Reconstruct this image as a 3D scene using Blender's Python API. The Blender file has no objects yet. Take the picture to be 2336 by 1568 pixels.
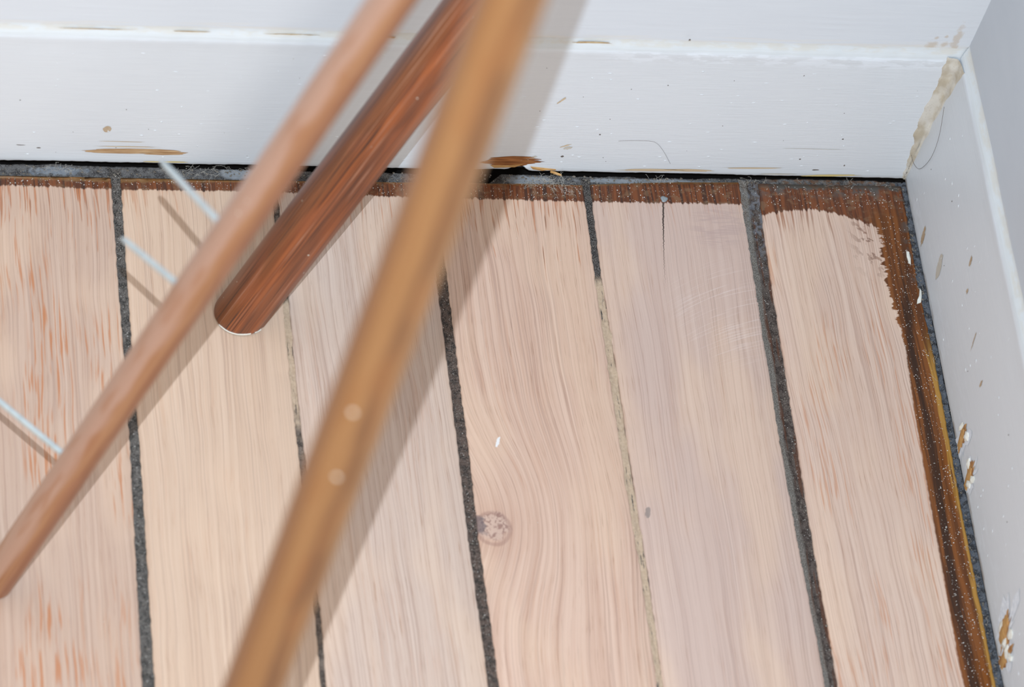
import bpy, math, random
import numpy as np
from mathutils import Vector, Matrix, noise as mn

random.seed(7)
SC = bpy.context.scene
COL = SC.collection
MM = 0.001

# ------------------------------------------------------------------ camera
cam_d = bpy.data.cameras.new('camera')
cam = bpy.data.objects.new('camera', cam_d); COL.objects.link(cam)
cam_d.sensor_width = 23.6
cam_d.lens = 94.52
cam_d.clip_start = 0.05
RIGHT = Vector((0.97586809, -0.10916274, 0.18911626))
DOWN = Vector((0.0103579, -0.84195597, -0.53944681))
FWD = Vector((0.21811506, 0.52838778, -0.82050727))
m = Matrix((RIGHT, -DOWN, -FWD)).transposed().to_4x4()
m.translation = Vector((-0.56960249, -1.01031503, 1.43053741))
cam.matrix_world = m
cam_d.dof.use_dof = True
cam_d.dof.focus_distance = 1.785
cam_d.dof.aperture_fstop = 7.0
SC.camera = cam

# ------------------------------------------------------------------ world, flash, exposure
w = bpy.data.worlds.new('world'); SC.world = w; w.use_nodes = True
bg = w.node_tree.nodes['Background']
bg.inputs[0].default_value = (1.0, 0.925, 0.80, 1)
bg.inputs[1].default_value = 0.66
win_d = bpy.data.lights.new('window_daylight', 'AREA')       # the room's window, opposite the back wall
win_d.shape = 'RECTANGLE'; win_d.size = 2.0; win_d.size_y = 1.5; win_d.energy = 36; win_d.color = (1.0, 0.97, 0.94)
win = bpy.data.objects.new('window_daylight', win_d); COL.objects.link(win)
win.location = (-0.2, -3.3, 1.6); win.rotation_euler = (math.radians(90 - 22), 0, 0)
fl_d = bpy.data.lights.new('camera_flash', 'POINT')          # the camera's pop-up flash
fl_d.energy = 84; fl_d.color = (0.68, 0.84, 1.0); fl_d.shadow_soft_size = 0.003
flash = bpy.data.objects.new('camera_flash', fl_d); COL.objects.link(flash)
flash.location = (-0.5656, -0.9470, 1.4723)
vs = SC.view_settings
vs.view_transform = 'Standard'; vs.look = 'None'; vs.gamma = 1.0; vs.exposure = 0.0
vs.use_curve_mapping = False
SC.cycles.max_bounces = 4; SC.cycles.diffuse_bounces = 1; SC.cycles.glossy_bounces = 2
SC.cycles.caustics_reflective = False; SC.cycles.caustics_refractive = False

# ------------------------------------------------------------------ node expressions
def lin(r, g=None, b=None):
    if g is None: r, g, b = r
    f = lambda c: (c/255/12.92 if c/255 <= 0.04045 else ((c/255+0.055)/1.055)**2.4)
    return (f(r), f(g), f(b), 1.0)

class G:
    """small helper that writes shader nodes as expressions; coordinates are in millimetres"""
    def __init__(self, name, flat=False):
        self.flat = flat; self.shared = {}
        self.m = bpy.data.materials.new(name); self.m.use_nodes = True
        self.t = self.m.node_tree; self.n = self.t.nodes; self.l = self.t.links
        self.bsdf = self.n['Principled BSDF']
        tc = self.n.new('ShaderNodeTexCoord')
        v = self.n.new('ShaderNodeVectorMath'); v.operation = 'SCALE'
        v.inputs['Scale'].default_value = 1000
        self.l.new(tc.outputs['Object'], v.inputs[0]); self.P = v.outputs[0]
        s = self.n.new('ShaderNodeSeparateXYZ'); self.l.new(self.P, s.inputs[0])
        self.x, self.y, self.z = (E_(self, s.outputs[i]) for i in range(3))
    def put(self, sock, v):
        if isinstance(v, E_): self.l.new(v.s, sock)
        elif isinstance(v, bpy.types.NodeSocket): self.l.new(v, sock)
        else: sock.default_value = v
    def math(self, op, a, b=0.0, c=0.0):
        nd = self.n.new('ShaderNodeMath'); nd.operation = op
        for i, q in enumerate((a, b, c)): self.put(nd.inputs[i], q)
        return E_(self, nd.outputs[0])
    def vec(self, a, b, c):
        nd = self.n.new('ShaderNodeCombineXYZ')
        for i, q in enumerate((a, b, c)): self.put(nd.inputs[i], q)
        return nd.outputs[0]
    def noise(self, sc, off=(0, 0, 0), detail=2.0, rough=0.5, vec=None, dist=0.0, d2=None):
        v = self.n.new('ShaderNodeVectorMath'); v.operation = 'MULTIPLY_ADD'
        self.l.new(vec or self.P, v.inputs[0]); v.inputs[1].default_value = sc; v.inputs[2].default_value = off
        nd = self.n.new('ShaderNodeTexNoise'); self.l.new(v.outputs[0], nd.inputs['Vector'])
        if (self.flat if d2 is None else d2): nd.noise_dimensions = '2D'
        nd.inputs['Scale'].default_value = 1.0; nd.inputs['Detail'].default_value = detail
        nd.inputs['Roughness'].default_value = rough; nd.inputs['Distortion'].default_value = dist
        return E_(self, nd.outputs[0])
    def voro(self, sc, off=(0, 0, 0), vec=None):
        v = self.n.new('ShaderNodeVectorMath'); v.operation = 'MULTIPLY_ADD'
        self.l.new(vec or self.P, v.inputs[0]); v.inputs[1].default_value = sc; v.inputs[2].default_value = off
        nd = self.n.new('ShaderNodeTexVoronoi'); self.l.new(v.outputs[0], nd.inputs['Vector'])
        nd.inputs['Scale'].default_value = 1.0
        return E_(self, nd.outputs['Distance'])
    def smooth(self, a, b, v, lo=0.0, hi=1.0):
        nd = self.n.new('ShaderNodeMapRange'); nd.interpolation_type = 'SMOOTHSTEP'
        for i, q in enumerate((v, a, b, lo, hi)): self.put(nd.inputs[i], q)
        return E_(self, nd.outputs[0])
    def mix(self, f, a, b):
        nd = self.n.new('ShaderNodeMix'); nd.data_type = 'RGBA'
        self.put(nd.inputs[0], f); self.put(nd.inputs[6], a); self.put(nd.inputs[7], b)
        return nd.outputs[2]
    def curve(self, v, pts):
        xs = [p[0] for p in pts]; ys = [p[1] for p in pts]
        x0, x1, y0, y1 = min(xs), max(xs), min(ys), max(ys)
        if y1 - y0 < 1e-6: y1 = y0 + 1
        nd = self.n.new('ShaderNodeFloatCurve')
        self.put(nd.inputs['Value'], (v - x0) / (x1 - x0))
        cv = nd.mapping.curves[0]
        q = sorted(((a - x0)/(x1 - x0), (b - y0)/(y1 - y0)) for a, b in pts)
        cv.points[0].location = q[0]; cv.points[1].location = q[-1]
        for a in q[1:-1]: cv.points.new(*a)
        for pt in cv.points: pt.handle_type = 'VECTOR'
        nd.mapping.update()
        return E_(self, nd.outputs[0]) * (y1 - y0) + y0
    def blob(self, u, v, cu, cv, ru, rv, ang=0.0, rough=0.5, soft=0.3, fs=0.35):
        """irregular ellipse mask around (cu, cv)"""
        du, dv = u - cu, v - cv
        if ang:
            c, s = math.cos(ang), math.sin(ang)
            du, dv = du*c + dv*s, dv*c - du*s
        d = self.math('SQRT', (du/ru)*(du/ru) + (dv/rv)*(dv/rv))
        key = round(fs, 1) if fs < .75 else 1.0
        if rough:
            if key not in self.shared:
                if self.flat: self.shared[key] = self.noise((key, key, 0), (3.1, 1.7, 0), 2) - .5
                else: self.shared[key] = self.noise((key, key, 0), (3.1, 1.7, 0), 2, .6, self.vec(self.x + self.y, self.z, 0.0), 0.0, True) - .5
            d = d + self.shared[key] * (2.4*rough)
        return self.smooth(1 + soft*.5, 1 - soft*.5, d)
    def bump(self, h, strength=0.3, dist=0.0003):
        nd = self.n.new('ShaderNodeBump'); nd.inputs['Strength'].default_value = strength
        nd.inputs['Distance'].default_value = dist
        self.put(nd.inputs['Height'], h); self.l.new(nd.outputs[0], self.bsdf.inputs['Normal'])
    def out(self, col, rough=0.5, spec=0.5, metal=0.0):
        self.put(self.bsdf.inputs['Base Color'], col); self.put(self.bsdf.inputs['Roughness'], rough)
        self.put(self.bsdf.inputs['Specular IOR Level'], spec); self.put(self.bsdf.inputs['Metallic'], metal)
        return self.m

class E_:
    def __init__(self, g, s): self.g, self.s = g, s
    def __add__(self, o): return self.g.math('ADD', self, o)
    __radd__ = __add__
    def __sub__(self, o): return self.g.math('SUBTRACT', self, o)
    def __rsub__(self, o): return self.g.math('SUBTRACT', o, self)
    def __mul__(self, o): return self.g.math('MULTIPLY', self, o)
    __rmul__ = __mul__
    def __truediv__(self, o): return self.g.math('DIVIDE', self, o)
    def max(self, o): return self.g.math('MAXIMUM', self, o)
    def min(self, o): return self.g.math('MINIMUM', self, o)
    def clamp(self): return self.max(0.0).min(1.0)
    def abs(self): return self.g.math('ABSOLUTE', self)
    def exp(self): return self.g.math('EXPONENT', self)

# ------------------------------------------------------------------ object helpers
def mesh(name, verts, faces, mat=None, parent=None, smooth=True, mats=None, fm=None):
    me = bpy.data.meshes.new(name); me.from_pydata([tuple(v) for v in verts], [], faces)
    for mm_ in (mats or ([mat] if mat else [])): me.materials.append(mm_)
    if fm: me.polygons.foreach_set('material_index', fm)
    if smooth: me.polygons.foreach_set('use_smooth', [True]*len(me.polygons))
    me.update()
    o = bpy.data.objects.new(name, me); COL.objects.link(o)
    if parent: o.parent = parent
    return o
def tag(o, label=None, cat=None, group=None, kind=None):
    for k, v in (('label', label), ('category', cat), ('group', group), ('kind', kind)):
        if v: o[k] = v
    return o
def grid_faces(nr, nc, off=0):
    return [(off+i*nc+j, off+i*nc+j+1, off+(i+1)*nc+j+1, off+(i+1)*nc+j) for i in range(nr-1) for j in range(nc-1)]
def n1(t, s=0.0): return mn.noise(Vector((t, s, 1.37)))
def n2(a, b, s=0.0): return mn.noise(Vector((a, b, s)))
def interp(pts, t):
    return float(np.interp(t, [p[0] for p in pts], [p[1] for p in pts]))
def tube(path, rad, sides=4):
    """verts, faces of a thin tube through a list of points (mm); radius may be a list"""
    vs_, fs_ = [], []
    P = [Vector(p) for p in path]
    for i, p in enumerate(P):
        d = (P[min(i+1, len(P)-1)] - P[max(i-1, 0)]).normalized()
        a = d.orthogonal().normalized(); b = d.cross(a)
        r = rad[i] if isinstance(rad, (list, tuple)) else rad
        for k in range(sides):
            t = 2*math.pi*k/sides
            vs_.append((p + a*(r*math.cos(t)) + b*(r*math.sin(t)))*MM)
    for i in range(len(P)-1):
        for k in range(sides):
            k2 = (k+1) % sides
            fs_.append((i*sides+k, i*sides+k2, (i+1)*sides+k2, (i+1)*sides+k))
    fs_.append(tuple(range(sides))[::-1]); fs_.append(tuple((len(P)-1)*sides+k for k in range(sides)))
    return vs_, fs_
class Pile:
    """collects many tiny pieces into one mesh"""
    def __init__(self): self.v, self.f = [], []
    def add(self, v, f):
        o = len(self.v); self.v += list(v); self.f += [tuple(i+o for i in q) for q in f]
    def bit(self, p, r, flat=0.5, up=(0, 0, 1)):
        """small irregular crumb centred at p (mm)"""
        up = Vector(up); a = up.orthogonal().normalized(); b = up.cross(a)
        c = Vector(p); n = 6; ph = random.random()*6.28
        v = [(c + up*(r*flat))*MM]
        for k in range(n):
            t = ph + 2*math.pi*k/n; q = r*random.uniform(.65, 1.2)
            v.append((c + a*(q*math.cos(t)) + b*(q*math.sin(t)))*MM)
        v.append((c - up*(r*flat))*MM)
        f = [(0, 1+k, 1+(k+1) % n) for k in range(n)] + [(n+1, 1+(k+1) % n, 1+k) for k in range(n)]
        self.add(v, f)
    def make(self, name, mat, parent=None, smooth=False): return mesh(name, self.v, self.f, mat, parent, smooth)

# ------------------------------------------------------------------ materials: floor
YE = [(-1000, -13), (-430, -12), (-403, -11.9), (-356, -13.1), (-300, -12.9), (-225, -14.3), (-149, -14.9), (-115, -14.9), (-66, -14.8), (0, -15)]
END = [(-1000, -7.5), (-430, -7.5), (-403, -7.4), (-354, -8.2), (-300, -7.2), (-220, -6.0), (-148, -5.7), (-114, -3.6), (-76, -2.8), (-67, -3.0), (0, -3)]

def wood(name, seed, light, dark, fringe=0.0, orange=0.0, pores=0.45, figure=0, corner=False, grey=0.0):
    g = G(name, True); x, y = g.x, g.y
    so = seed*13.7
    patch = g.noise((.035, .012, 0), (so+60, 0, 0), 2)
    xw = x + (patch - .5)*5
    if figure == 1:      # grain swept sideways round a knot at (-207,-179)
        dy = (y + 172)/40
        push = (dy*dy*-1.0).exp()*g.smooth(-213, -150, x, 1.0, .25)
        xw = xw - push*17
    if figure == 2: xw = xw + (y*.03)
    V = g.vec(xw, y, 0.0)
    fine = g.noise((1.5, .0065, 0), (so, 0, 0), 1, .6, V)
    ring = g.noise((.45, .006, 0), (so+21, 0, 0), 2, .55, V)
    f = (.42 + (fine-.5)*.5 + (ring-.5)*(.95 if figure == 1 else .7)).clamp()
    col = g.mix(f, lin(light), lin(dark))
    col = g.mix(g.smooth(.57, .66, fine)*.30, col, lin(158, 128, 116))
    col = g.mix(g.smooth(.45, .72, patch)*.35, col, lin(228, 194, 166))
    pn = g.noise((3.0, .06, 0), (so+33, 0, 0), 2, .55, V)
    pore = g.smooth(.60, .70, pn)*g.smooth(.44, .60, ring)
    col = g.mix(pore*(.8*pores), col, lin(168, 126, 100))
    col = g.mix(g.smooth(.70, .76, pn)*(.7*pores), col, lin(120, 84, 64))
    if grey:
        col = g.mix(g.smooth(.30, .75, 1.0 - patch)*grey, col, lin(200, 174, 164))
    sn = g.noise((.9, .03, 0), (so+83, 0, 0), 2, .6, V)
    if orange:
        reg = g.noise((.05, .014, 0), (so+80, 0, 0), 1)
        col = g.mix(g.smooth(.54, .66, sn)*g.smooth(.44, .62, reg)*orange, col, lin(190, 120, 76))
    if figure == 1:
        kn = g.blob(x, y, -207.0, -179.0, 6.4, 6.6, 0, .3, .5, .2)
        kd = g.math('SQRT', (x+208)*(x+208) + (y+180)*(y+180)*.8)
        rings = g.smooth(.48, .60, g.noise((.5, .5, 0), (3, 5, 0), 3, .6, None, 1.2))
        halo = (kd*kd*-.007).exp()
        col = g.mix(halo*.4, col, lin(180, 134, 112))
        col = g.mix(kn*.65, col, g.mix(rings, lin(204, 174, 158), lin(132, 98, 92)))
        rim = g.smooth(1.2, .3, (kd - 7.0 + (patch-.5)*6).abs())
        col = g.mix(rim*.35, col, lin(138, 98, 88))
        col = g.mix(g.blob(x, y, -213.0, -178.0, 2.4, 5, .3, .5, .5, .4)*.7, col, lin(96, 86, 90))
        col = g.mix(g.blob(x, y, -200.9, -138.2, .7, 2.6, -.35, .5, .4, .8)*.8, col, lin(240, 240, 240))
    if seed == 4:
        # cloudy grey figure near the end, a fan of fine scratches, a split running from the nail, a small dent
        gl = g.blob(x, y, -90.0, -27.0, 12, 11, .3, .25, .9, .1)
        gr = g.noise((.08, .6, 0), (7, 3, 0), 3, .5, None, 1.0)
        col = g.mix(gl*(.15 + .5*g.smooth(.40, .62, gr)), col, lin(184, 156, 148))
        arc = g.noise((.03, 1.2, 0), (1, 9, 0), 2, .6, g.vec(x, y - (x+92)*.10 + (x+70)*(x+70)*.006, 0.0))
        col = g.mix(g.smooth(.55, .70, arc)*g.blob(x, y, -92, -72, 20, 22, 0, .3, 1.2, .1)*.32, col, lin(232, 216, 210))
        cx = g.curve(y, [(-75, -119.3), (-55.7, -117.7), (-44, -116.6), (-33.9, -115.4), (-25, -114.4), (-16.5, -113.2), (-12, -112.9)])
        cw = g.curve(y, [(-75, .0), (-56, .02), (-40, .03), (-33, .12), (-24, .28), (-12, .3)])
        crk = g.smooth(cw + .2, cw, (x - cx + (g.noise((0, .7, 0), (0, 3, 0), 2)-.5)*1.2).abs())
        col = g.mix(crk*g.smooth(-66, -34, y)*.9, col, lin(46, 32, 26))
        col = g.mix(g.blob(x, y, -140.6, -172.3, 1.2, 2.6, -.25, .3, .4, .6)*.75, col, lin(134, 122, 116))
    # dark old varnish left along the edges that the sander did not reach
    jag = (ring-.5)*2.0 + (sn-.5)*1.8
    if corner:
        top = g.curve(x, [(-75, -21.5), (-68, -20.5), (-58, -17.8), (-46, -17), (-36, -18.5), (-26, -22), (-17, -25.5), (0, -26)])
        rgt = g.curve(y, [(-900, -16.5), (-255, -16.6), (-241, -17), (-200, -16.5), (-159, -16.2), (-122, -15.6), (-90, -14.3), (-75, -15.2), (-68, -16.0), (-58, -16.4), (-49, -17.2), (-42, -16.6), (-35, -16.3), (-25, -17), (0, -17)])
        scr = (g.noise((.10, .34, 0), (4, 2, 0), 3, .6)-.5)
        jr = scr*(g.smooth(-92, -66, y)*7 + .9)
        st = g.smooth(-.5, .5, (y - top + jag*1.5).max(x - rgt + jr))
        rem = g.smooth(.55, .60, g.noise((.22, .16, 0), (8, 1, 0), 3, .6, g.vec(x + y*.5, y, 0.0)))*g.smooth(-34, -18, x)*g.smooth(-62, -30, y)
        st = st.max(rem*.8)
        col = g.mix(g.smooth(.54, .66, sn)*g.smooth(-40, -18, y)*.6, col, lin(140, 88, 60))
    else:
        ye = g.curve(x, YE)
        st = g.smooth(-.45, .45, y - ye + jag)
        if fringe:
            th = .53 + (ye - y)*(.0050/fringe)
            col = g.mix(g.smooth(th, th + .08, sn)*.75*min(1, fringe), col, g.mix(g.smooth(.5, .7, pn), lin(186, 118, 78), lin(112, 66, 44)))
    scol = g.mix(g.smooth(.36, .66, sn), lin(122, 68, 37), lin(86, 47, 28))
    scol = g.mix(g.smooth(.52, .64, ring)*(.4 if corner else .75), scol, lin(52, 36, 30))
    blot = g.noise((.22, .3, 0), (so+7, 3, 0), 2, .6)
    scol = g.mix(g.smooth(.52, .68, blot)*.5, scol, lin(128, 98, 72))
    if corner:
        # long dark and honey-coloured streaks beside the right-hand skirting
        scol2 = g.mix(g.smooth(.36, .64, ring), lin(130, 76, 36), lin(96, 54, 26))
        dk = g.curve(y, [(-900, -13), (-255, -12.5), (-200, -12.8), (-159, -11.5), (-122, -10.5), (-90, -12), (-60, -9), (-30, -6), (0, -5)])
        scol2 = g.mix(g.smooth(3.0, 1.0, (x - dk + (sn-.5)*6).abs())*.85*g.smooth(-20, -75, y), scol2, lin(46, 30, 22))
        hon = g.smooth(-5.4, -3.8, x + (sn-.5)*5)*g.smooth(-75, -105, y)
        scol2 = g.mix(hon*.75, scol2, lin(196, 146, 70))
        scol = g.mix(g.smooth(-24, -14, x)*g.smooth(-10, -24, y), scol, scol2)
        grime = g.smooth(.46, .60, g.noise((.16, .16, 0), (2, 6, 0), 4, .65))
        gz = g.smooth(-13, -5, y).max(g.smooth(-8, -2, x)*.8*g.smooth(-80, -45, y))
        scol = g.mix(grime*gz*.9, scol, lin(86, 84, 80))
        scol = g.mix(g.smooth(-6.5, -4.5, y)*.6, scol, lin(80, 72, 64))
    else:
        en = g.curve(x, END)
        ge = g.smooth(-1.6, -.1, y - en + (sn-.5)*2.5)
        scol = g.mix(ge*.55, scol, lin(150, 112, 66))
    col = g.mix(st, col, scol)
    return g.out(col, g.math('SUBTRACT', .68, st*.36), .35)

def dirt(name, base, light, dark, amt=.5, rough=.9, extra=None):
    g = G(name, True)
    a = g.noise((.35, .35, 0), (1, 2, 3), 3, .65); b = g.noise((2.6, 2.0, 0), (4, 2, 8), 3, .7)
    col = g.mix(g.smooth(.42, .62, a), lin(base), lin(dark))
    col = g.mix(g.smooth(.50, .66, b)*amt, col, lin(light))
    if extra: col = extra(g, col)
    g.bump(b, .5, .0004)
    return g.out(col, rough, .3)

# ------------------------------------------------------------------ floor
def sub_mat():
    g = G('subfloor_dark'); return g.out(g.mix(g.noise((.2, .2, .2), (0, 0, 0), 3), lin(26, 22, 20), lin(14, 12, 11)), .95, .1)  # near-black base colour stands in for deep shade below the boards
floor = mesh('floor', [(-.9, -.9, -.014), (.02, -.9, -.014), (.02, .03, -.014), (-.9, .03, -.014)], [(0, 1, 2, 3)], sub_mat(), smooth=False)
tag(floor, 'half-sanded plank floor with dark varnish left along the walls', None, None, 'structure')

JT = {  # joint -> (y, left edge x, right edge x) in mm
 0: [(-900, -422, -418), (0, -422, -418)],
 1: [(-900, -357.5, -352.4), (-252, -357.2, -352.3), (-143, -355.4, -351.4), (-90, -355.3, -351.8), (-14, -355.6, -351.5), (0, -355.6, -351.5)],
 2: [(-900, -286, -283.4), (-253, -285.8, -283.5), (-227, -285.3, -283.0), (-145, -285.7, -283.3), (-115, -286.2, -283.9), (-70, -286.2, -283.7), (-27, -286.4, -283.9), (0, -286.6, -284)],
 3: [(-900, -217.3, -213.2), (-240, -217.4, -213.1), (-182, -218.4, -214.1), (-142, -218.2, -213.7), (-115, -218.3, -214.0), (-77, -218.6, -214.0), (0, -218.6, -214.2)],
 4: [(-900, -147, -144.8), (-249, -147.2, -144.7), (-200, -147.2, -144.3), (-160, -148.1, -144.9), (-117, -148.3, -144.9), (-84, -148.6, -145.3), (-53, -148.6, -145.7), (-7, -148.2, -144.9), (0, -148.1, -144.9)],
 5: [(-900, -76, -70.6), (-236, -76.3, -70.7), (-191, -77.5, -71.1), (-135, -77.9, -70.6), (-86, -77.5, -70.1), (-27, -77, -69.1), (-7, -76.8, -68.1), (0, -76.6, -67.8)],
}
def jl(k, y): return interp([(p[0], p[1]) for p in JT[k]], y)
def jr(k, y): return interp([(p[0], p[2]) for p in JT[k]], y)
R6 = [(-900, -2.8), (-250, -2.8), (-206, -2.6), (-170, -2.7), (-135, -2.2), (-95, -1.8), (-58, -2.8), (-14, -1.6), (0, -1.6)]

def plank(mat, fl, fr, seed, y_end=None):
    ys = list(np.arange(-900, -280, 20)) + list(np.arange(-280, -6, 1.5))
    e = [y for y in ys]
    rows, V = 0, []
    for y in ys + ['a', 'b', 'c']:
        last = y in ('a', 'b', 'c')
        row = []
        for j, t in enumerate((0, 0, 0.0, .012, .18, .39, .61, .82, .988, 1, 1, 1)):
            yy = -6.2 if last else y
            xl = fl(yy) + .35*n1(yy*.35, seed) + .18*n1(yy*1.3, seed+4)
            xr = fr(yy) + .35*n1(yy*.35, seed+9) + .18*n1(yy*1.3, seed+14)
            X = xl + (xr - xl)*t
            if last:
                ye = (interp(END, X) if y_end is None else y_end) + .35*n1(X*.5, seed+2) + .15*n1(X*2, seed+3)
                yy = {'a': ye - .35, 'b': ye, 'c': ye}[y]
            zz = {0: -10, 1: -.9, 2: -.25}.get(j, {9: -.25, 10: -.9, 11: -10}.get(j, 0.0))
            if 2 < j < 9: zz += .10*n2(X*.03, yy*.01, seed)
            if j == 2: X += .12
            if j == 9: X -= .12
            if y == 'b' and zz > -.6: zz -= .45
            if y == 'c': zz = -10
            row.append((X*MM, yy*MM, zz*MM))
        V += row; rows += 1
    return mesh('plank', V, grid_faces(rows, 12), mat, floor)

W = [
 dict(name='oak_far_left', seed=0, light=(212, 182, 162), dark=(178, 140, 118), fringe=1.2, orange=.85, pores=.4),
 dict(name='oak_yellow', seed=1, light=(222, 192, 168), dark=(196, 160, 134), fringe=.45, orange=.10, pores=.30),
 dict(name='oak_pale', seed=2, light=(218, 194, 178), dark=(184, 152, 134), fringe=.6, orange=.12, pores=.6, figure=2),
 dict(name='oak_knot', seed=3, light=(226, 193, 172), dark=(190, 148, 126), fringe=.9, orange=.12, pores=.55, figure=1),
 dict(name='oak_figured', seed=4, light=(218, 190, 174), dark=(186, 152, 136), fringe=.3, orange=.06, pores=.4, grey=.35),
 dict(name='oak_corner', seed=5, light=(224, 196, 178), dark=(190, 152, 132), orange=.45, pores=.5, corner=True, figure=2),
]
plank(wood(**dict(W[1], name='oak_outside', seed=8)), lambda y: -486, lambda y: jl(0, y), 31)
for i in range(6):
    fl_ = (lambda y, i=i: jr(i, y)); fr_ = (lambda y, i=i: jl(i+1, y)) if i < 5 else (lambda y: interp(R6, y))
    plank(wood(**W[i]), fl_, fr_, 40+i*7, None if i < 5 else -3.2)
for k in range(6):
    x1 = -490 - k*69
    plank(bpy.data.materials['oak_outside' if k % 2 else 'oak_pale'], lambda y, a=x1: a-65, lambda y, a=x1: a, 90+k)

# ---- joint filling
def j_dark(n, base=(90, 84, 80), light=(160, 156, 150), dark=(30, 26, 24), amt=.55, extra=None): return dirt(n, base, light, dark, amt, .75, extra)
def putty(y0, y1):
    def ex(g, col):
        a = g.smooth(y0+3, y0-3, g.y)*g.smooth(y1-12, y1+12, g.y + (g.noise((0, .08, 0), (0, 3, 0), 2)-.5)*60)
        n = g.smooth(.70, .62, g.noise((.9, .10, .3), (7, 1, 2), 3, .6))
        pc = g.mix(g.noise((.8, .8, .8), (0, 5, 0), 3), lin(214, 188, 162), lin(178, 150, 124))
        return g.mix(a*n, col, pc)
    return ex
def grey_left(g, col):
    k = g.curve(g.y, [(-900, -76), (-236, -74.6), (-191, -75.2), (-135, -75.6), (-86, -75), (-27, -74), (0, -73.5)])
    a = g.smooth(.7, -.7, g.x - k + (g.noise((.3, .06, 0), (2, 2, 2), 3)-.5)*3.0)
    gc = g.mix(g.smooth(.4, .6, g.noise((2.6, 1.4, 1), (1, 0, 4), 3, .7)), lin(148, 142, 134), lin(92, 84, 76))
    br = g.smooth(.55, .63, g.noise((.5, .03, .3), (9, 1, 1), 2))
    col = g.mix(br*.7, col, lin(92, 56, 38))
    bl = g.smooth(-60, -20, g.y)*g.smooth(.45, .6, g.noise((.4, .3, .3), (5, 5, 5), 3))
    col = g.mix(bl*.5, col, lin(130, 134, 142))
    return g.mix(a*.7, col, gc)
JM = {0: j_dark('joint_grime'), 1: j_dark('joint_grime_grey', (88, 80, 75), (172, 168, 160), (42, 36, 33)),
      2: j_dark('joint_putty_thin', (112, 96, 86), (176, 164, 150), (62, 50, 44), .5, putty(-68, -128)),
      3: j_dark('joint_grime_brown', (86, 69, 60), (172, 160, 150), (42, 32, 27), .45),
      4: j_dark('joint_putty', (74, 66, 62), (176, 172, 166), (34, 28, 26), .5, putty(-55, -290)),
      5: j_dark('joint_wide_grime', (84, 72, 66), (150, 140, 130), (50, 38, 34), .5, grey_left)}
for k in range(6):
    ys = list(np.arange(-900, -280, 20)) + list(np.arange(-280, -1, .8))
    nc = 11 if k != 5 else 19
    V = []
    for y in ys:
        a, b = jl(k, y) - .5, jr(k, y) + .5
        for j in range(nc):
            t = j/(nc-1); X = a + (b-a)*t
            z = -.6 - .25*math.sin(math.pi*t) + .45*n2(X*.5, y*.16, k) + .3*n2(X*1.5, y*.8, k+5)
            if k in (2, 4): z += (.35 - (1.3 if t > .82 else 0)*max(0, .5 + n1(y*.12, 6))) if (-128 if k == 2 else -290) < y < -55 else -.1
            if k == 5: z += .35 if t < .40 else (-.7 if .5 < t < .95 else -.1)
            if k in (1, 3): z -= .3*max(0, math.sin(math.pi*t))
            V.append((X*MM, y*MM, min(z, -.12)*MM))
    mesh('joint_filling', V, grid_faces(len(ys), nc), JM[k], floor)

# ---- dirt packed in the gap along the back skirting
def gap_extra(g, col):
    x = g.x
    lintp = g.blob(x, g.y, -172, -3.6, 10, 2.6, 0, .5, .6, .25).max(g.blob(x, g.y, -300, -2.6, 9, 2.6, 0, .3, .5, .25)).max(g.blob(x, g.y, -120, -2.6, 30, 1.2, 0, .5, .6, .2))
    col = g.mix(lintp*.8, col, lin(158, 160, 164))
    col = g.mix(g.blob(x, g.y, -206, -3.2, 14, 1.3, 0, .6, .5, .5)*.7, col, lin(206, 186, 136))
    bl = g.blob(x, g.y, -378, -3.5, 12, 2, 0, .7, .6, .3)
    col = g.mix(bl*.5, col, lin(150, 158, 168))
    br = g.smooth(-66, -58, x)*g.smooth(.44, .6, g.noise((.3, .5, .3), (8, 8, 1), 3))
    return g.mix(br*.6, col, lin(116, 78, 48))
gm = dirt('gap_dirt', (100, 97, 96), (156, 153, 150), (62, 58, 58), .5, .95, gap_extra)
V = []; xs = np.arange(-480, -1.0, .7); yy = np.arange(-9.2, .9, .5)
for X in xs:
    for y in yy:
        z = -1.5 + .45*n2(X*.12, y*.3, 3) + .35*n2(X*.6, y*.7, 5) + .2*n2(X*2, y*2, 9)
        e = y + .15 - .7*n1(X*.06, 8)
        if e > 0: z -= 6*min(1, e/.6)
        h = max(0, 1 - abs(X + 193)/9); z -= 7*min(1, h*2.2)
        if X > -66: z += .7
        if X < -330: z += .5*math.exp(-((X+378)/9)**2)*2
        V.append((X*MM, y*MM, z*MM))
mesh('gap_dirt', V, grid_faces(len(xs), len(yy)), gm, floor)
# the narrow gap on the right
gm2 = dirt('gap_dirt_right', (84, 88, 96), (142, 142, 142), (44, 44, 48), .4)
V = []; ys = np.arange(-300, -1.0, .8); xx = np.arange(-4.4, .5, .4)
for y in ys:
    for X in xx:
        z = -1.3 + .5*n2(X*.3, y*.12, 13) + .4*n2(X*.8, y*.6, 15) + .2*n2(X*2, y*2, 19)
        if y > -75: z += .9
        z += 1.4*max(0, min(1, (X + 1.4)/1.2))
        V.append((X*MM, y*MM, min(z, .5)*MM))
mesh('gap_dirt', V, grid_faces(len(ys), len(xx)), gm2, floor)

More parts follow.
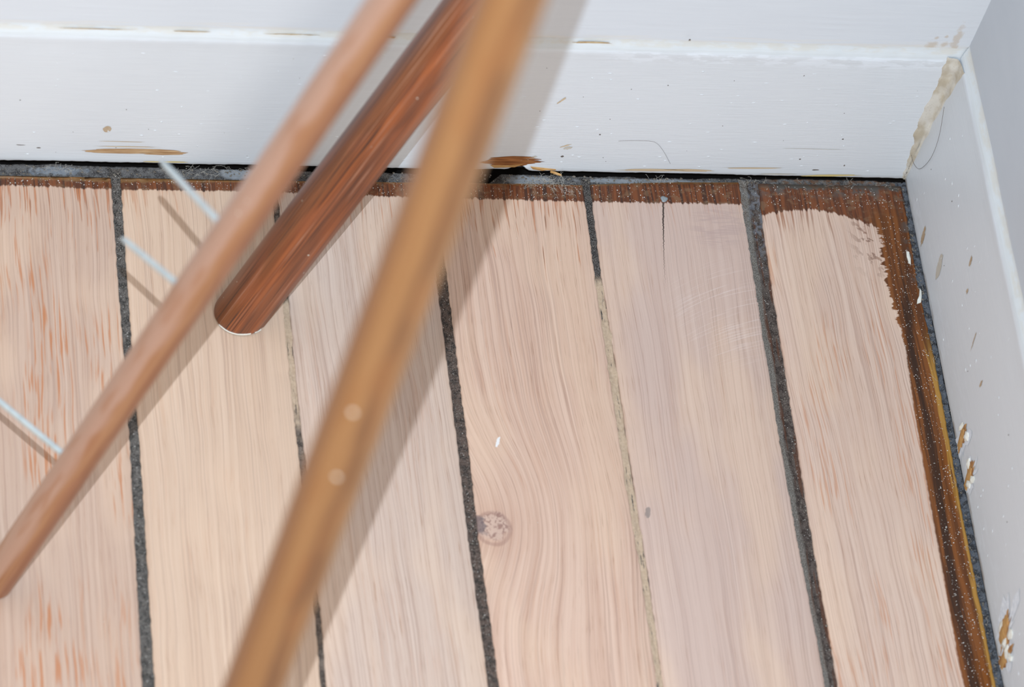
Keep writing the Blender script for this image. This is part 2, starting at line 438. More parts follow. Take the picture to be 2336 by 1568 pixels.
# ---- nail head in the split board
g = G('nail_zinc'); nm = g.out(g.mix(g.noise((1.5, 1.5, 1.5), (0, 0, 0), 3), lin(176, 184, 188), lin(112, 116, 118)), .5, .5, .3)
V, F_ = [], []
for i, (r, z) in enumerate(((1.65, -.3), (1.6, .15), (1.25, .42), (.6, .5))):
    for k in range(14):
        t = 2*math.pi*k/14; q = r*(1 + .13*math.sin(3*t+1) + .06*math.sin(5*t))
        V.append(((-112.4 + q*math.cos(t))*MM, (-12.8 + q*math.sin(t))*MM, z*MM))
F_ = [(i*14+k, i*14+(k+1) % 14, (i+1)*14+(k+1) % 14, (i+1)*14+k) for i in range(3) for k in range(14)] + [tuple(42+k for k in range(14))]
mesh('nail_head', V, F_, nm, floor)

# ------------------------------------------------------------------ painted skirting and walls
def paint(name, side):
    g = G(name)
    u = g.x if side == 'back' else g.y
    z = g.z
    UV = g.vec(u, z, 0.0)
    N = lambda a, b, o=(0, 0, 0), d=2, r=.6: g.noise((a, b, 0), o, d, r, UV, 0.0, True)
    br = N(.05, 1.5, (2, 3, 0), 2); spot = N(.07, .22, (9, 2, 0), 3, .7)
    col = g.mix(br, lin(229, 232, 236), lin(220, 223, 228))
    lo = 0.0 if side == 'back' else 1.9
    # top ledge: cream filler and dirt showing through, plus grey painted in to dim its highlight
    col = g.mix(g.smooth(91.0 + lo, 92.2 + lo, z)*g.smooth(.36, .60, spot)*.5, col, lin(216, 196, 164))
    col = g.mix(g.smooth(88.8 + lo, 90.6 + lo, z)*.55, col, lin(200, 199, 196))
    if side == 'back':      # whiter repaint below the ledge on the right half
        rp = g.smooth(.46, .56, spot)*g.smooth(80, 85, z)*g.smooth(90, 88.5, z)*g.smooth(-165, -140, u)
        col = g.mix(rp*.8, col, lin(236, 240, 246))
    else:
        col = g.mix(g.smooth(.54, .66, spot)*g.smooth(30, 4, z)*.5, col, lin(236, 240, 246))
        col = g.mix(g.smooth(.46, .6, spot)*g.smooth(5, 1.5, z)*.7, col, lin(150, 132, 112))
    g.bump(br, .2, .0004)
    return g.out(col, .42, .4)
def flatmat(name, c1, c2, sc=(.08, .08, 1.6), rough=.7):
    g = G(name); return g.out(g.mix(g.smooth(.32, .68, g.noise(sc, (1, 2, 3), 2, .65)), lin(c1), lin(c2)), rough, .25)

PROFILE = [(7, 0), (1.2, 0), (.35, .25), (0, 1.1), (0, 4), (0, 10), (0, 24), (0, 45), (0, 66), (0, 80), (0, 86.4), (-.1, 88.0), (.1, 89.2), (.45, 90.2), (.95, 91.0), (1.6, 91.8), (2.2, 92.5), (2.8, 93.4), (3.2, 94.4), (3.6, 96)]
def face_d(side, a, z): return .25*n2(a*.015, z*.02, 4 if side == 'back' else 6) if z > 3 else 0.0
def skirting(name, side, mat):
    s = [-900, -800, -700, -600] + list(np.arange(-500, -5, 1.6)) + [-4, -3, -2, -1, 0]
    V = []
    for a in s:
        zb = .8 + .45*n1(a*.035, 3 if side == 'back' else 8) + .28*n1(a*.4, 5) + .12*n1(a*1.7, 9)
        if side == 'back':
            zb += 4.5*max(0, 1 - abs(a+177)/5.5) + 1.2*max(0, 1 - abs(a + 186)/9)
        else:
            zb = zb*.4 + .2
        for d, z in PROFILE:
            zz = zb + z*1.0 if z < 2 else z
            q = a + d if a == 0 else a
            dd = d
            if 3 < z < 86: dd = d + face_d(side, a, z)
            if 86 < z < 95 and side == 'back': zz += .5*n1(a*.03, 17) + .25*n1(a*.3, 19); dd += .2*n1(a*.25, 23)
            if 86 < z < 95 and side != 'back': zz += 2.0 + 1.2*n1(a*.02, 27) + .25*n1(a*.3, 29)
            if z > 95 and side != 'back': zz += 2
            V.append((q*MM, dd*MM, zz*MM) if side == 'back' else (dd*MM, q*MM, zz*MM))
    f = grid_faces(len(s), len(PROFILE))
    if side != 'back': f = [t[::-1] for t in f]
    return mesh(name, V, f, mat)
pb, pr = paint('skirting_paint_back', 'back'), paint('skirting_paint_right', 'right')
bb = tag(skirting('baseboard_back', 'back', pb), 'white painted skirting board along the back wall, scuffed near the floor', None, None, 'structure')
brd = tag(skirting('baseboard_right', 'right', pr), 'grey-white painted skirting board on the right with torn chips at its foot', None, None, 'structure')

# ---- places where the paint is scraped through or stained
MS = {'wood': flatmat('scrape_wood', (208, 176, 138), (166, 126, 88)), 'pale': flatmat('scrape_pale', (218, 196, 166), (198, 172, 138)),
      'yellow': flatmat('scrape_yellow', (228, 204, 130), (212, 190, 140)), 'brown': flatmat('torn_brown', (182, 122, 74), (108, 64, 36)),
      'grey': flatmat('scuff_grey', (206, 200, 190), (196, 186, 172)), 'white': flatmat('torn_paint', (238, 241, 246), (220, 224, 232), (.4, .4, .4)),
      'tan': flatmat('torn_tan', (216, 168, 114), (160, 112, 70), (.6, .12, .25)), 'stain': flatmat('ledge_stain', (206, 182, 144), (182, 150, 106), (.3, .3, .3)),
      'rust': flatmat('spot_rust', (198, 178, 154), (182, 154, 124), (.3, .3, .3))}
def scrape(side, mat, u, z, ru, rz, ang=0.0, rough=.4, lift=.12, streak=True, off=0.0):
    """thin irregular patch lying on the skirting face"""
    parent = bb if side == 'back' else brd
    sd = random.random()*50; c, sn_ = math.cos(ang), math.sin(ang); V, F__ = [], []
    rows = max(9, int(rz*2/.28)) if streak else 0
    P2 = []
    if streak:                      # ragged ends that follow the brush direction
        for i in range(rows):
            t = -1 + 2*i/(rows-1); w_ = math.sqrt(max(.0, 1 - t*t)) + .02
            l_ = -ru*w_*(1 + rough*(n1(i*.8, sd) + .7*n1(i*2.3, sd+3))); r_ = ru*w_*(1 + rough*(n1(i*.8, sd+9) + .7*n1(i*2.3, sd+5)))
            for k in range(9): P2.append((l_ + (r_-l_)*k/8, t*rz))
        F__ = grid_faces(rows, 9)
    else:
        n = 36; P2.append((0, 0))
        for k in range(n):
            t = 6.2832*k/n; q = 1 + rough*(1.1*n2(math.cos(t)*1.4, math.sin(t)*1.4, sd) + .9*n2(math.cos(t)*4, math.sin(t)*4, sd))
            P2.append((ru*q*math.cos(t), rz*q*math.sin(t)))
        F__ = [(0, 1+k, 1+(k+1) % n) for k in range(n)]
    for a_, b_ in P2:
        uu, zz = u + a_*c - b_*sn_, max(z + a_*sn_ + b_*c, 1.5 if off == 0 else 0)
        d = face_d(side, uu, zz) - lift + off
        V.append((uu*MM, d*MM, zz*MM) if side == 'back' else (d*MM, uu*MM, zz*MM))
    if side != 'back': F__ = [q[::-1] for q in F__]
    return mesh('paint_scrape', V, F__, MS[mat], parent)
for q in (('wood', -347.5, 10.0, 19.5, 1.9, .03, .22), ('wood', -334, 9.0, 11, 1.3, .02, .5), ('pale', -349, 13.2, 12, .35, .02, .6), ('pale', -352, 16.8, 9, .22, .0, .6), ('pale', -118, 4.0, 14, 1.0, .02, .5), ('pale', -101, 4.4, 10, 1.0, .0, .5), ('pale', -72, 7.0, 15, .55, .03, .6), ('grey', -48, 22.5, 14, .16, .0, .4),
          ('yellow', -35, 2.6, 12, .8, .05, .4), ('yellow', -328, 2.8, 5, .5, 0, .5), ('yellow', -338, 2.6, 3.5, .4, 0, .5), ('brown', -181, 8.4, 11.5, 3.9, .05, .4), ('grey', -174.0, 10.2, 4.0, 1.2, .6, .5), ('grey', -60, 2.8, 8, .5, .02, .5)):
    scrape('back', *q)
for q in (('rust', -359.5, 25.6, 1.9, 2.1, 0, .15), ('pale', -168, 54, .45, 3.0, -.6, .5), ('pale', -160, 20.5, 2.6, .5, .5, .5), ('grey', -158.5, 19, 1.7, 1.3, .3, .5)):
    scrape('back', *q, .12, False)
for q in (('rust', -37, 10, 1.6, 5.6, -.35, .4), ('rust', -82, 57.4, 1.1, 3.0, -.3, .3), ('rust', -90.6, 47.1, .9, 1.5, 0, .4), ('rust', -133.5, 41.8, .8, 2.2, 0, .4), ('rust', -113, 44, .35, 6, -.25, .5), ('grey', -60.7, 21.5, 2.4, 6.2, -.3, .2)):
    scrape('right', *q, .12, False)
for cu, cz, ru, rz, an in ((-140.5, 9, 4.2, 7.5, -.3), (-159.5, 9, 4.2, 8, -.2), (-238, 16, 5.5, 12, -.4), (-247, 9, 4, 8, .1)):
    scrape('right', 'white', cu-.5, cz+1, ru*1.25, rz*1.25, an, .9, .15, False)
    scrape('right', 'tan', cu, cz, ru*.75, rz*.8, an, .9, .28, False)
for q in ((-163, 92.6, 7, .9), (-249, 92.4, 2.6, .7), (-332, 92.9, 9, .35), (-290, 92.7, 10, .4), (-372, 92.9, 14, .3)):
    scrape('back', 'stain', q[0], q[1], q[2], q[3], 0, .5, .12, True, 2.0)

# ---- dark specks stuck in the paint, and small bumps of paint
g = G('speck_dark'); skm = g.out(lin(104, 94, 88), .7, .2)
g = G('paint_bump'); pbm = g.out(lin(226, 229, 233), .42, .4)
def specks(name, pts, mat, parent, side, flat):
    P_ = Pile()
    for u, z, ru, rz in pts:
        c = Vector((u, -.02, z)) if side == 'back' else Vector((-.02, u, z)); up = Vector((0, -1, 0)) if side == 'back' else Vector((-1, 0, 0))
        a = Vector((1, 0, 0)) if side == 'back' else Vector((0, 1, 0)); n = 9
        v = [(c + up*flat)*MM]
        for q, hgt_ in ((.6, .7), (1.0, -.35)):
            for k in range(n):
                t = 6.283*k/n; w_ = q*random.uniform(.75, 1.25)
                v.append((c + a*(ru*w_*math.cos(t)) + Vector((0, 0, rz*w_*math.sin(t))) + up*(flat*hgt_))*MM)
        f = [(0, 1+k, 1+(k+1) % n) for k in range(n)] + [(1+k, 1+n+k, 1+n+(k+1) % n, 1+(k+1) % n) for k in range(n)]
        P_.add(v, f)
    o = P_.make(name, mat, parent, True); o['kind'] = 'stuff'
SPB = [(-395, 12.8, 3.4, .45, -.5), (-387, 11, 1.6, .5, -.4), (-159.5, 12.6, 1.2, 1.0, .4), (-52, 14.4, .9, .9, 0), (-43, 6.5, 3.4, .9, .1), (-30.5, 10.3, .7, 1.0, .5), (-36.5, 30.2, .95, .95, 0), (-124, 66.5, .5, .5, 0), (-41, 49.5, .5, .5, 0), (-398, 45, .5, .6, 0), (-353, 40, .4, .4, 0), (-306, 46, .45, .45, 0), (-144, 41, .5, .4, 0), (-93, 38, .5, .4, 0), (-146, 29.5, .7, .8, .4), (-66, 76, .6, 1.0, .8), (-122, 99, .8, .8, 0)]
specks('dark_specks', [(c[0], c[1], c[2]*.6, c[3]*.65) for c in SPB] + [(random.uniform(-400, -10), random.uniform(8, 80), random.uniform(.12, .3), random.uniform(.12, .25)) for _ in range(26)], skm, bb, 'back', .12)
specks('paint_bumps', [(random.uniform(-400, -10), random.uniform(6, 84), random.uniform(.4, 1.3), random.uniform(.3, .6)) for _ in range(110)], pbm, bb, 'back', .16)
specks('dark_specks', [(-46, 50, .35, .5), (-64, 27, .3, .4), (-170, 60, .3, .4), (-200, 40, .3, .5), (-18, 34, .3, .5), (-120, 30, .25, .3), (-220, 66, .25, .3)], skm, brd, 'right', .12)
specks('paint_bumps', [(random.uniform(-260, -12), random.uniform(6, 84), random.uniform(.4, .9), random.uniform(.6, 1.6)) for _ in range(50)], pbm, brd, 'right', .16)

def wallmat(name, side):
    g = G(name)
    a = g.noise((.03, .03, .5) if side == 'back' else (.03, .03, .06), (1, 2, 3), 4, .6)
    c1, c2 = (lin(227, 230, 235), lin(218, 221, 227)) if side == 'back' else (lin(208, 211, 217), lin(198, 202, 209))  # right wall greyer and bluer, partly to carry its shade
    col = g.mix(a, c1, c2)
    cr = g.smooth(98, 91, g.z + (a-.5)*16)
    col = g.mix(cr*.45, col, lin(228, 216, 198))
    if side == 'back':
        for c in ((-14, 95, 2.2, 3.2), (-8.5, 96.5, 1.4, 1.6), (-4, 99, 1.6, 9), (-13, 101, .9, .9), (-9, 102, .8, .9)):
            col = g.mix(g.blob(g.x, g.z, *c, 0, .7, 1.0, .4)*.5, col, lin(196, 172, 142))
    g.bump(a, .25, .0005)
    return g.out(col, .5, .35)
wb = mesh('wall_back', [(-.9, .0031, .0), (.0031, .0031, .0), (.0031, .0031, 1.6), (-.9, .0031, 1.6), (-.9, .03, 0), (.03, .03, 0), (.03, .03, 1.6), (-.9, .03, 1.6)],
          [(0, 1, 2, 3), (7, 6, 5, 4), (3, 2, 6, 7), (4, 5, 1, 0), (0, 3, 7, 4)], wallmat('wall_paint_back', 'back'), smooth=False)
tag(wb, 'off-white painted wall above the back skirting', None, None, 'structure')
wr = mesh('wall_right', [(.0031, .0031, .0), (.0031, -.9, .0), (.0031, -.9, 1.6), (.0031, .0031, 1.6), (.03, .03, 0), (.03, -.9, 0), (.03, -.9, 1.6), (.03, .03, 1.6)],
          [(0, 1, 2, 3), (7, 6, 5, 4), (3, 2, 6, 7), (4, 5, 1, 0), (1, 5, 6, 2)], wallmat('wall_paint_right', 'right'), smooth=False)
tag(wr, 'painted wall above the right skirting, blue-grey partly from shade put into its colour', None, None, 'structure')

# ---- old filler smeared down the skirting mitre
def caulk_mat():
    g = G('corner_filler')
    a = g.noise((.12, .12, .08), (0, 3, 0), 3, .6); b = g.noise((1.2, 1.2, 1.2), (3, 3, 0), 3)
    col = g.mix(g.smooth(.36, .64, a), lin(214, 208, 198), lin(190, 178, 158))
    col = g.mix(g.smooth(.60, .70, b)*.25, col, lin(150, 132, 108))
    g.bump(a, .3, .0006); return g.out(col, .75, .3)
WB = [(0, 1.4), (8, 1.8), (20, 3.0), (35, 4.6), (50, 6.0), (62, 5.4), (75, 4.6), (84, 5.8), (91, 5.0)]
WR = [(0, 1.0), (20, 1.8), (45, 2.4), (65, 3.4), (80, 6.5), (91, 8.0)]
V = []; zs = np.arange(1.5, 92.5, 1.0)
for z in zs:
    a = interp(WB, z) + 1.3*n1(z*.16, 3) + .4*n1(z*.7, 4); b = interp(WR, z) + .9*n1(z*.14, 8)
    k = .9 + .4*n1(z*.2, 12)
    for (X, Y) in ((-a-.3, .35), (-a, -.18), (-a*.6, -.45*k), (-a*.25-.2, -1.0*k), (-1.0*k, -b*.25-.3), (-.35*k, -b*.6), (-.1, -b), (.35, -b-.3)):
        V.append((X*MM, Y*MM, z*MM))
mesh('corner_filler', V, [q for q in grid_faces(len(zs), 8)], caulk_mat(), bb)

# ---- torn splinters and lifted paint at the foot of the skirtings
g = G('bare_splinter'); spm = g.out(g.mix(g.noise((.3, .3, 1.2), (1, 1, 1), 3), lin(222, 178, 118), lin(168, 118, 66)), .7, .3)
g = G('paint_flake'); pfm = g.out(g.mix(g.noise((.6, .6, .6), (1, 1, 1), 3), lin(240, 238, 232), lin(222, 216, 200)), .6, .3)
def sliver(name, pts, thick, nrm, mat, parent, lift=.3):
    """thin torn piece: outline in mm (3-D), bulged along nrm"""
    n = Vector(nrm); P = [Vector(p) for p in pts]; c = sum(P, Vector())/len(P)
    top = [(p + n*thick*random.uniform(.4, 1.1))*MM for p in P]; bot = [(p - n*.2)*MM for p in P]
    k = len(P); V = top + bot + [(c + n*(thick + lift))*MM]
    f = [(i, (i+1) % k, 2*k) for i in range(k)] + [(i, i+k, (i+1) % k + k, (i+1) % k) for i in range(k)] + [tuple(k+i for i in range(k))[::-1]]
    return mesh(name, V, f, mat, parent, False)
nb, nr = (0, -1, 0), (-1, 0, 0)
sliver('splinter', [(-172, 0, 4.6), (-165, 0, 3.6), (-160.5, 0, 3.0), (-160, 0, 2.2), (-164, 0, 2.3), (-166, 0, 1.6), (-170.5, 0, 2.6)], .25, nb, spm, bb)
sliver('splinter', [(-162.5, -.2, 2.2), (-160.5, -.5, 1.7), (-157.5, -1.6, 1.2), (-157.2, -1.9, .4), (-160, -1.1, .5), (-162.5, -.4, 1.1)], .25, nb, spm, bb)
sliver('splinter', [(-190, 0, 5.2), (-181, 0, 5.4), (-176, 0, 6.4), (-179, 0, 4.4), (-188, 0, 3.4)], .4, nb, spm, bb)
for cy, cz, s in ((-140, 7, 1.0), (-159, 6, 1.1), (-236, 12, 1.4), (-246, 7, 1.1)):
    sliver('splinter', [(0, cy+3*s, cz+5*s), (0, cy+.6*s, cz+7*s), (0, cy-2.2*s, cz+3*s), (0, cy-3.4*s, cz-3*s), (0, cy-.6*s, cz-4*s), (0, cy+1.5*s, cz)], .5, nr, spm, brd)
    for j in range(3):
        a, b = cy + random.uniform(-5, 5)*s, cz + random.uniform(-2, 9)*s
        q = [(0, a + r*math.cos(t), b + 1.6*r*math.sin(t)) for t, r in ((k*1.05, random.uniform(.8, 2.3)*s) for k in range(6))]
        sliver('paint_chip', q, random.uniform(.3, .9), nr, pfm, brd, .5)

# ------------------------------------------------------------------ dust, lint, crumbs
g = G('dust_white'); dwm = g.out(lin(226, 220, 212), .8, .2)
ds = Pile()
def dust_on(x0, x1, y0, y1, n, r0=.07, r1=.2):
    for _ in range(n):
        X, Y = random.uniform(x0, x1), random.uniform(y0, y1)
        ds.bit((X, Y, .06), random.uniform(r0, r1)*random.choice((1, 1, 1, 1.5)), .5)
for a, b in ((-415, -356), (-351, -287), (-283, -219), (-213, -149), (-144, -78)):
    ym, yx = interp(YE, (a+b)/2), interp(END, (a+b)/2)
    dust_on(a, b, ym+.2, yx-.6, int((b-a)*2.4) if a > -300 else int((b-a)*1.4))
dust_on(-66, -4, -16, -5, 200)
dust_on(-15, -4, -270, -18, 900)
for k in (1, 3, 5):
    for _ in range(160):
        Y = random.uniform(-260, -6); X = random.uniform(jl(k, Y), jr(k, Y)); ds.bit((X, Y, -.5), random.uniform(.08, .2), .5)
for _ in range(60):
    ds.bit((random.uniform(-400, -20), random.uniform(-250, -15), .12), random.uniform(.06, .16), .5)
tag(ds.make('dust_specks', dwm), 'white dust specks scattered over the dark varnish edges', 'dust', None, 'stuff')

g = G('crumb_grey'); cm_ = g.out(g.mix(g.noise((.8, .8, .8), (0, 0, 0), 2), lin(150, 140, 128), lin(70, 62, 56)), .9, .2)
cr = Pile()
for _ in range(420):
    X = random.uniform(-410, -4); cr.bit((X, random.uniform(interp(END, X), -.8), -.9), random.uniform(.2, .65), .6)
for _ in range(260):
    Y = random.uniform(-262, -4); cr.bit((random.uniform(-3.6, -.2), Y, -.1 if Y > -80 else -.9), random.uniform(.2, .7), .7)
for k in (1, 3, 4, 5):
    for _ in range(60):
        Y = random.uniform(-262, -8); cr.bit((random.uniform(jl(k, Y), jr(k, Y)), Y, -.9), random.uniform(.2, .55), .6)
tag(cr.make('dirt_crumbs', cm_, floor), None, None, None, 'stuff')

g = G('lint'); lm = g.out(g.mix(g.noise((.05, .05, .05), (0, 0, 0), 2), lin(216, 210, 200), lin(150, 140, 128)), .9, .1)
lt = Pile()
def fibre(c, L, r=.045, curl=.6):
    p = Vector(c); d = Vector((random.uniform(-1, 1), random.uniform(-1, 1), random.uniform(-.15, .3))).normalized()
    pts = [p.copy()]
    for _ in range(11):
        d = (d + Vector((random.gauss(0, curl), random.gauss(0, curl), random.gauss(0, curl*.35)))).normalized()
        p = p + d*(L/11); p.z = max(p.z, -1.2 if p.y > interp(END, p.x) else .08); p.y = min(p.y, -.5); pts.append(p.copy())
    lt.add(*tube(pts, r, 3))
for c, n, s, L in (((-378, -3.5), 26, 4, 8), ((-325, -2.0), 16, 10, 8), ((-316, -4), 10, 5, 9), ((-300, -2), 14, 8, 8), ((-163, -4.5), 34, 4, 8), ((-170, -6), 18, 7, 9), ((-158, -10), 14, 4, 9), ((-113, -3), 12, 3, 6), ((-72, -3), 10, 3, 6), ((-240, -3), 14, 20, 6), ((-30, -4), 14, 18, 6), ((-200, -4), 8, 6, 6)):
    for _ in range(n):
        fibre((c[0] + random.gauss(0, s), c[1] + random.gauss(0, .9), random.uniform(-.6, .8)), random.uniform(.4, 1.2)*L)
for _ in range(26): fibre((random.uniform(-4, -1), random.uniform(-250, -20), .2), random.uniform(2, 6))
tag(lt.make('lint_fibres', lm), 'pale curly lint fibres caught in the dark gap under the back skirting', 'lint', None, 'stuff')

# single hairs and flakes
g = G('hair_dark'); hm = g.out(lin(96, 84, 80), .6, .3)
def hair(pts, r, label):
    P = [Vector(p) for p in pts]; path = []
    for i in range(len(P)-1):
        p0, p1, p2, p3 = P[max(i-1, 0)], P[i], P[i+1], P[min(i+2, len(P)-1)]
        for k in range(8):
            t = k/8; path.append(.5*((2*p1) + (p2-p0)*t + (2*p0-5*p1+4*p2-p3)*t*t + (3*p1-p0-3*p2+p3)*t**3))
    path.append(P[-1]); v, f = tube(path, r, 5)
    return tag(mesh('hair', v, f, hm), label, 'hair', 'stray hairs on the skirting')
hair([(-137, -.42, 25.6), (-128, -.45, 26.2), (-121, -.5, 25.6), (-116, -.5, 20), (-110, -.45, 9.4)], .05, 'thin bent hair stuck to the back skirting above its foot')
hair([(1.5-3, -7.5, 66), (-.7, -13, 52), (-.6, -14.5, 38), (-.6, -10, 23), (-1.4, -4.5, 19), (-2.6, -1.2, 21)], .09, 'looping grey hair hanging in the corner of the two skirtings')
def flake(pts, label):
    P = [(x, y, .12) for x, y in pts]
    return tag(sliver('paint_flake', P, .35, (0, 0, 1), pfm, None, .25), label, 'paint flake', 'cream paint flakes on the right varnish border')
flake([(-5.4, -38.6), (-4.3, -38.8), (-4.1, -42.5), (-4.5, -45.6), (-5.3, -44.8), (-5.7, -41.5)], 'cream paint flake nearer the corner on the dark right border')
flake([(-2.5, -58.2), (-2.0, -59.5), (-2.4, -62.5), (-3.2, -65.6), (-5.2, -66.4), (-4.6, -64.2), (-3.4, -62.0)], 'larger forked cream flake beside the right skirting')

# ------------------------------------------------------------------ the three round poles
def pole_mat(name, c1, c2, c3, groove, side, stripes, rough=.4, spec=.5):
    """side: local direction (x, y) of the room's right; stripes: colour bands round the shaft (from, to, colour, amount), some painting in side light"""
    g = G(name)
    rr = g.math('SQRT', g.x*g.x + g.y*g.y)
    cs, sn = g.x/rr, g.y/rr
    V = g.vec(cs*10, sn*10, g.z)
    a = g.noise((.8, .8, .010), (1, 2, 0), 2, .6, V)
    big = g.noise((.16, .16, .03), (9, 2, 4), 1, .6, V)
    col = g.mix(g.smooth(.36, .64, a), lin(c1), lin(c2))
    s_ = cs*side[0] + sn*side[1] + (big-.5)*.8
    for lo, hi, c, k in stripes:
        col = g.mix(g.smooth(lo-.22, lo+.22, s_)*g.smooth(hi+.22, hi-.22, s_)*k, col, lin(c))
    col = g.mix(g.smooth(.50, .66, big)*.55, col, lin(c3))
    if groove:
        ln = g.noise((1.5, 1.5, .012), (3, 8, 0), 2, .65, V)
        col = g.mix(g.smooth(.56, .64, ln)*groove, col, lin(64, 42, 36))
        col = g.mix(g.smooth(.40, .33, ln)*groove*.55, col, lin(190, 146, 122))
    return g.out(col, rough, spec)
def pole(name, foot, top, r, mat, label, grooves=(), lobes=0.0, bend=0.0):
    foot, top = Vector(foot), Vector(top); ax = (top - foot); L = ax.length; ax.normalize()
    q = ax.to_track_quat('Z', 'Y'); M = q.to_matrix().to_4x4(); M.translation = foot*MM
    n = 40; nz = 160; V = []
    zl = [L*((i/(nz-1))**1.5) for i in range(nz)]
    ex, ey = q @ Vector((1, 0, 0)), q @ Vector((0, 1, 0))
    for i, z in enumerate(zl):
        for k in range(n):
            t = 2*math.pi*k/n
            rr = r*(1 + lobes*math.cos(4*t+.6) + .012*n2(math.cos(t)*2, z*.01, r) + .006*n2(k*.4, z*.05, r+3))
            for (ga, gw, gd) in grooves:
                da = math.atan2(math.sin(t - ga - .25*n1(z*.006, ga)), math.cos(t - ga - .25*n1(z*.006, ga)))
                rr -= gd*math.exp(-(da/gw)**2)*(.6 + .6*n1(z*.015, ga*3))
            X, Y = rr*math.cos(t), rr*math.sin(t)
            zz = z
            w0 = (foot + ex*X + ey*Y).z
            cut = (0.15 - w0)/ax.z           # foot cut flat so that it sits on the boards
            if i == 0: zz = cut + .25; X *= .96; Y *= .96
            elif i == 1: zz = cut + .8
            else: zz = max(z, cut + .8 + i*.2)
            V.append((X*MM, Y*MM, zz*MM))
    f = [(i*n+k, i*n+(k+1) % n, (i+1)*n+(k+1) % n, (i+1)*n+k) for i in range(nz-1) for k in range(n)]
    f += [tuple(range(n))[::-1], tuple((nz-1)*n+k for k in range(n))]
    root = bpy.data.objects.new(name, None); COL.objects.link(root); root.matrix_world = M
    root.empty_display_size = .02
    sh = mesh('shaft', V, f, mat, root)
    tag(root, label, 'pole')
    return root, sh, M

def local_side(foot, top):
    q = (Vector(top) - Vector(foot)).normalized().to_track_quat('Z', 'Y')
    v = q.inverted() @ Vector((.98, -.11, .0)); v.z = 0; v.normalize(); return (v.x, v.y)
FA, TA = (-414.1, -206.4, 0), (-262.2, -279.3, 800)
FB, TB = (-304.8, -75.6, 0), (-16.5, -49.0, 966)
FC, TC = (-402.5, -469.2, 0), (-316.6, -347.5, 900)
mA = pole_mat('pole_pale_red', (174, 126, 90), (158, 106, 70), (164, 112, 80), .0, local_side(FA, TA), ((-2, -.4, (184, 146, 128), .85), (.2, .75, (138, 82, 52), .8)), .33, .5)  # pale left and dark right bands paint in light from the left
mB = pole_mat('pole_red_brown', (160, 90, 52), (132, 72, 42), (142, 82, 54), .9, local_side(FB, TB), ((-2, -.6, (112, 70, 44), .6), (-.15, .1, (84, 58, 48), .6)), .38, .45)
mC = pole_mat('pole_tan', (152, 108, 68), (140, 96, 58), (144, 94, 54), .0, local_side(FC, TC), ((.0, .45, (110, 72, 46), .9), (-2, -.75, (136, 84, 50), .5), (.7, 2, (168, 134, 98), .6)), .42, .45)  # brown streaks, with darker right face and pale rim reflection painted in
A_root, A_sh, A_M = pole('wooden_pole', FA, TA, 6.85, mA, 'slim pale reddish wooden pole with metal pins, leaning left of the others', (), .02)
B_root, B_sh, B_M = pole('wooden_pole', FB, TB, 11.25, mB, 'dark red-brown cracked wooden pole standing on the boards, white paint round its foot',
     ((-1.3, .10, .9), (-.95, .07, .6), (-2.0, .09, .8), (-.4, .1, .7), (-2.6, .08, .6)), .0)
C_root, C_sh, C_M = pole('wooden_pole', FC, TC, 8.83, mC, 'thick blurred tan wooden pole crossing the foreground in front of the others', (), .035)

# metal pins of the slim pole
g = G('pin_metal'); pm = g.out(g.mix(g.noise((.3, .3, .3), (0, 0, 0), 2), lin(216, 222, 222), lin(176, 186, 188)), .35, .5, .35)
Ai = A_M.inverted()
for a, b in (((-361, -231, 290), (-373.5, -171.7, 245)), ((-369, -228, 247), (-385, -184.5, 215)), ((-394, -216.5, 112), (-428, -169.6, 95))):
    a_, b_ = Ai @ (Vector(a)*MM)*1000, Ai @ (Vector(b)*MM)*1000
    pts = [a_.lerp(b_, t) for t in (0, .2, .4, .6, .8, .96, 1)]
    v, f = tube(pts, [1.25]*5 + [1.2, .8], 12)
    mesh('pin', v, f, pm, A_root)

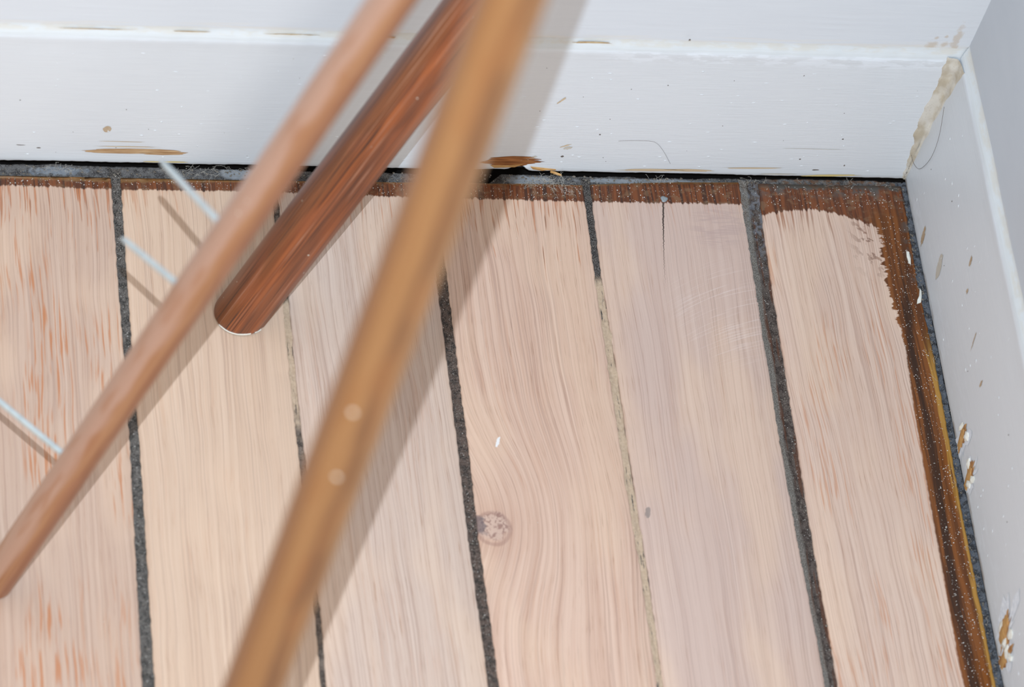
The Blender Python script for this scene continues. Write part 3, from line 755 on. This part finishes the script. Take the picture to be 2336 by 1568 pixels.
# white paint left round the foot rim of the dark pole
V = []; n = 40; ks = list(range(n))
q = B_M.to_quaternion(); ex, ey, ez = q @ Vector((1, 0, 0)), q @ Vector((0, 1, 0)), q @ Vector((0, 0, 1))
ft = Vector((-304.8, -75.6, 0)); F_ = []
for k in ks:
    t = 2*math.pi*k/n
    for rr, dz in ((.985, .35), (1.012, .35), (1.012, 1.0 + .8*n1(k*.45, 2)), (.985, 1.2 + .8*n1(k*.45, 2))):
        X, Y = 11.25*rr*math.cos(t), 11.25*rr*math.sin(t)
        cut = (0.15 - (ft + ex*X + ey*Y).z)/ez.z
        V.append((X*MM, Y*MM, (cut + dz)*MM))
for k in ks:
    wv = ex*math.cos(2*math.pi*k/n) + ey*math.sin(2*math.pi*k/n)
    an = math.degrees(math.atan2(wv.y, wv.x))
    if -150 < an < -82 or -74 < an < -56:
        k2 = (k+1) % n
        F_ += [(k*4+j, k*4+j+1, k2*4+j+1, k2*4+j) for j in range(3)]
mesh('foot_paint', V, F_, pfm, B_root)
# paint spatter on the poles
def spatter(root, r, zr, n, s0, s1, mat, angs):
    P_ = Pile()
    for _ in range(n):
        z = random.uniform(*zr); t = random.uniform(*angs)
        P_.bit((r*math.cos(t), r*math.sin(t), z), random.uniform(s0, s1), .35, (math.cos(t), math.sin(t), 0))
    o = P_.make('paint_spatter', mat, root); o['kind'] = 'stuff'
def cam_ang(M):
    v = (M.inverted().to_3x3() @ (cam.matrix_world.translation - M.translation)); return math.atan2(v.y, v.x)
g = G('spatter'); spt = g.out(lin(228, 218, 200), .6, .3)
cb = cam_ang(B_M); spatter(B_root, 11.2, (4, 330), 18, .2, .5, spt, (cb-1.3, cb+1.3))
cc = cam_ang(C_M); spatter(C_root, 8.9, (471, 473), 1, 1.15, 1.2, spt, (cc-.12, cc-.1)); spatter(C_root, 8.9, (443, 445), 1, 1.05, 1.1, spt, (cc+.14, cc+.16))
ca = cam_ang(A_M); spatter(A_root, 6.9, (60, 420), 3, .3, .5, spt, (ca-.9, ca+.9))
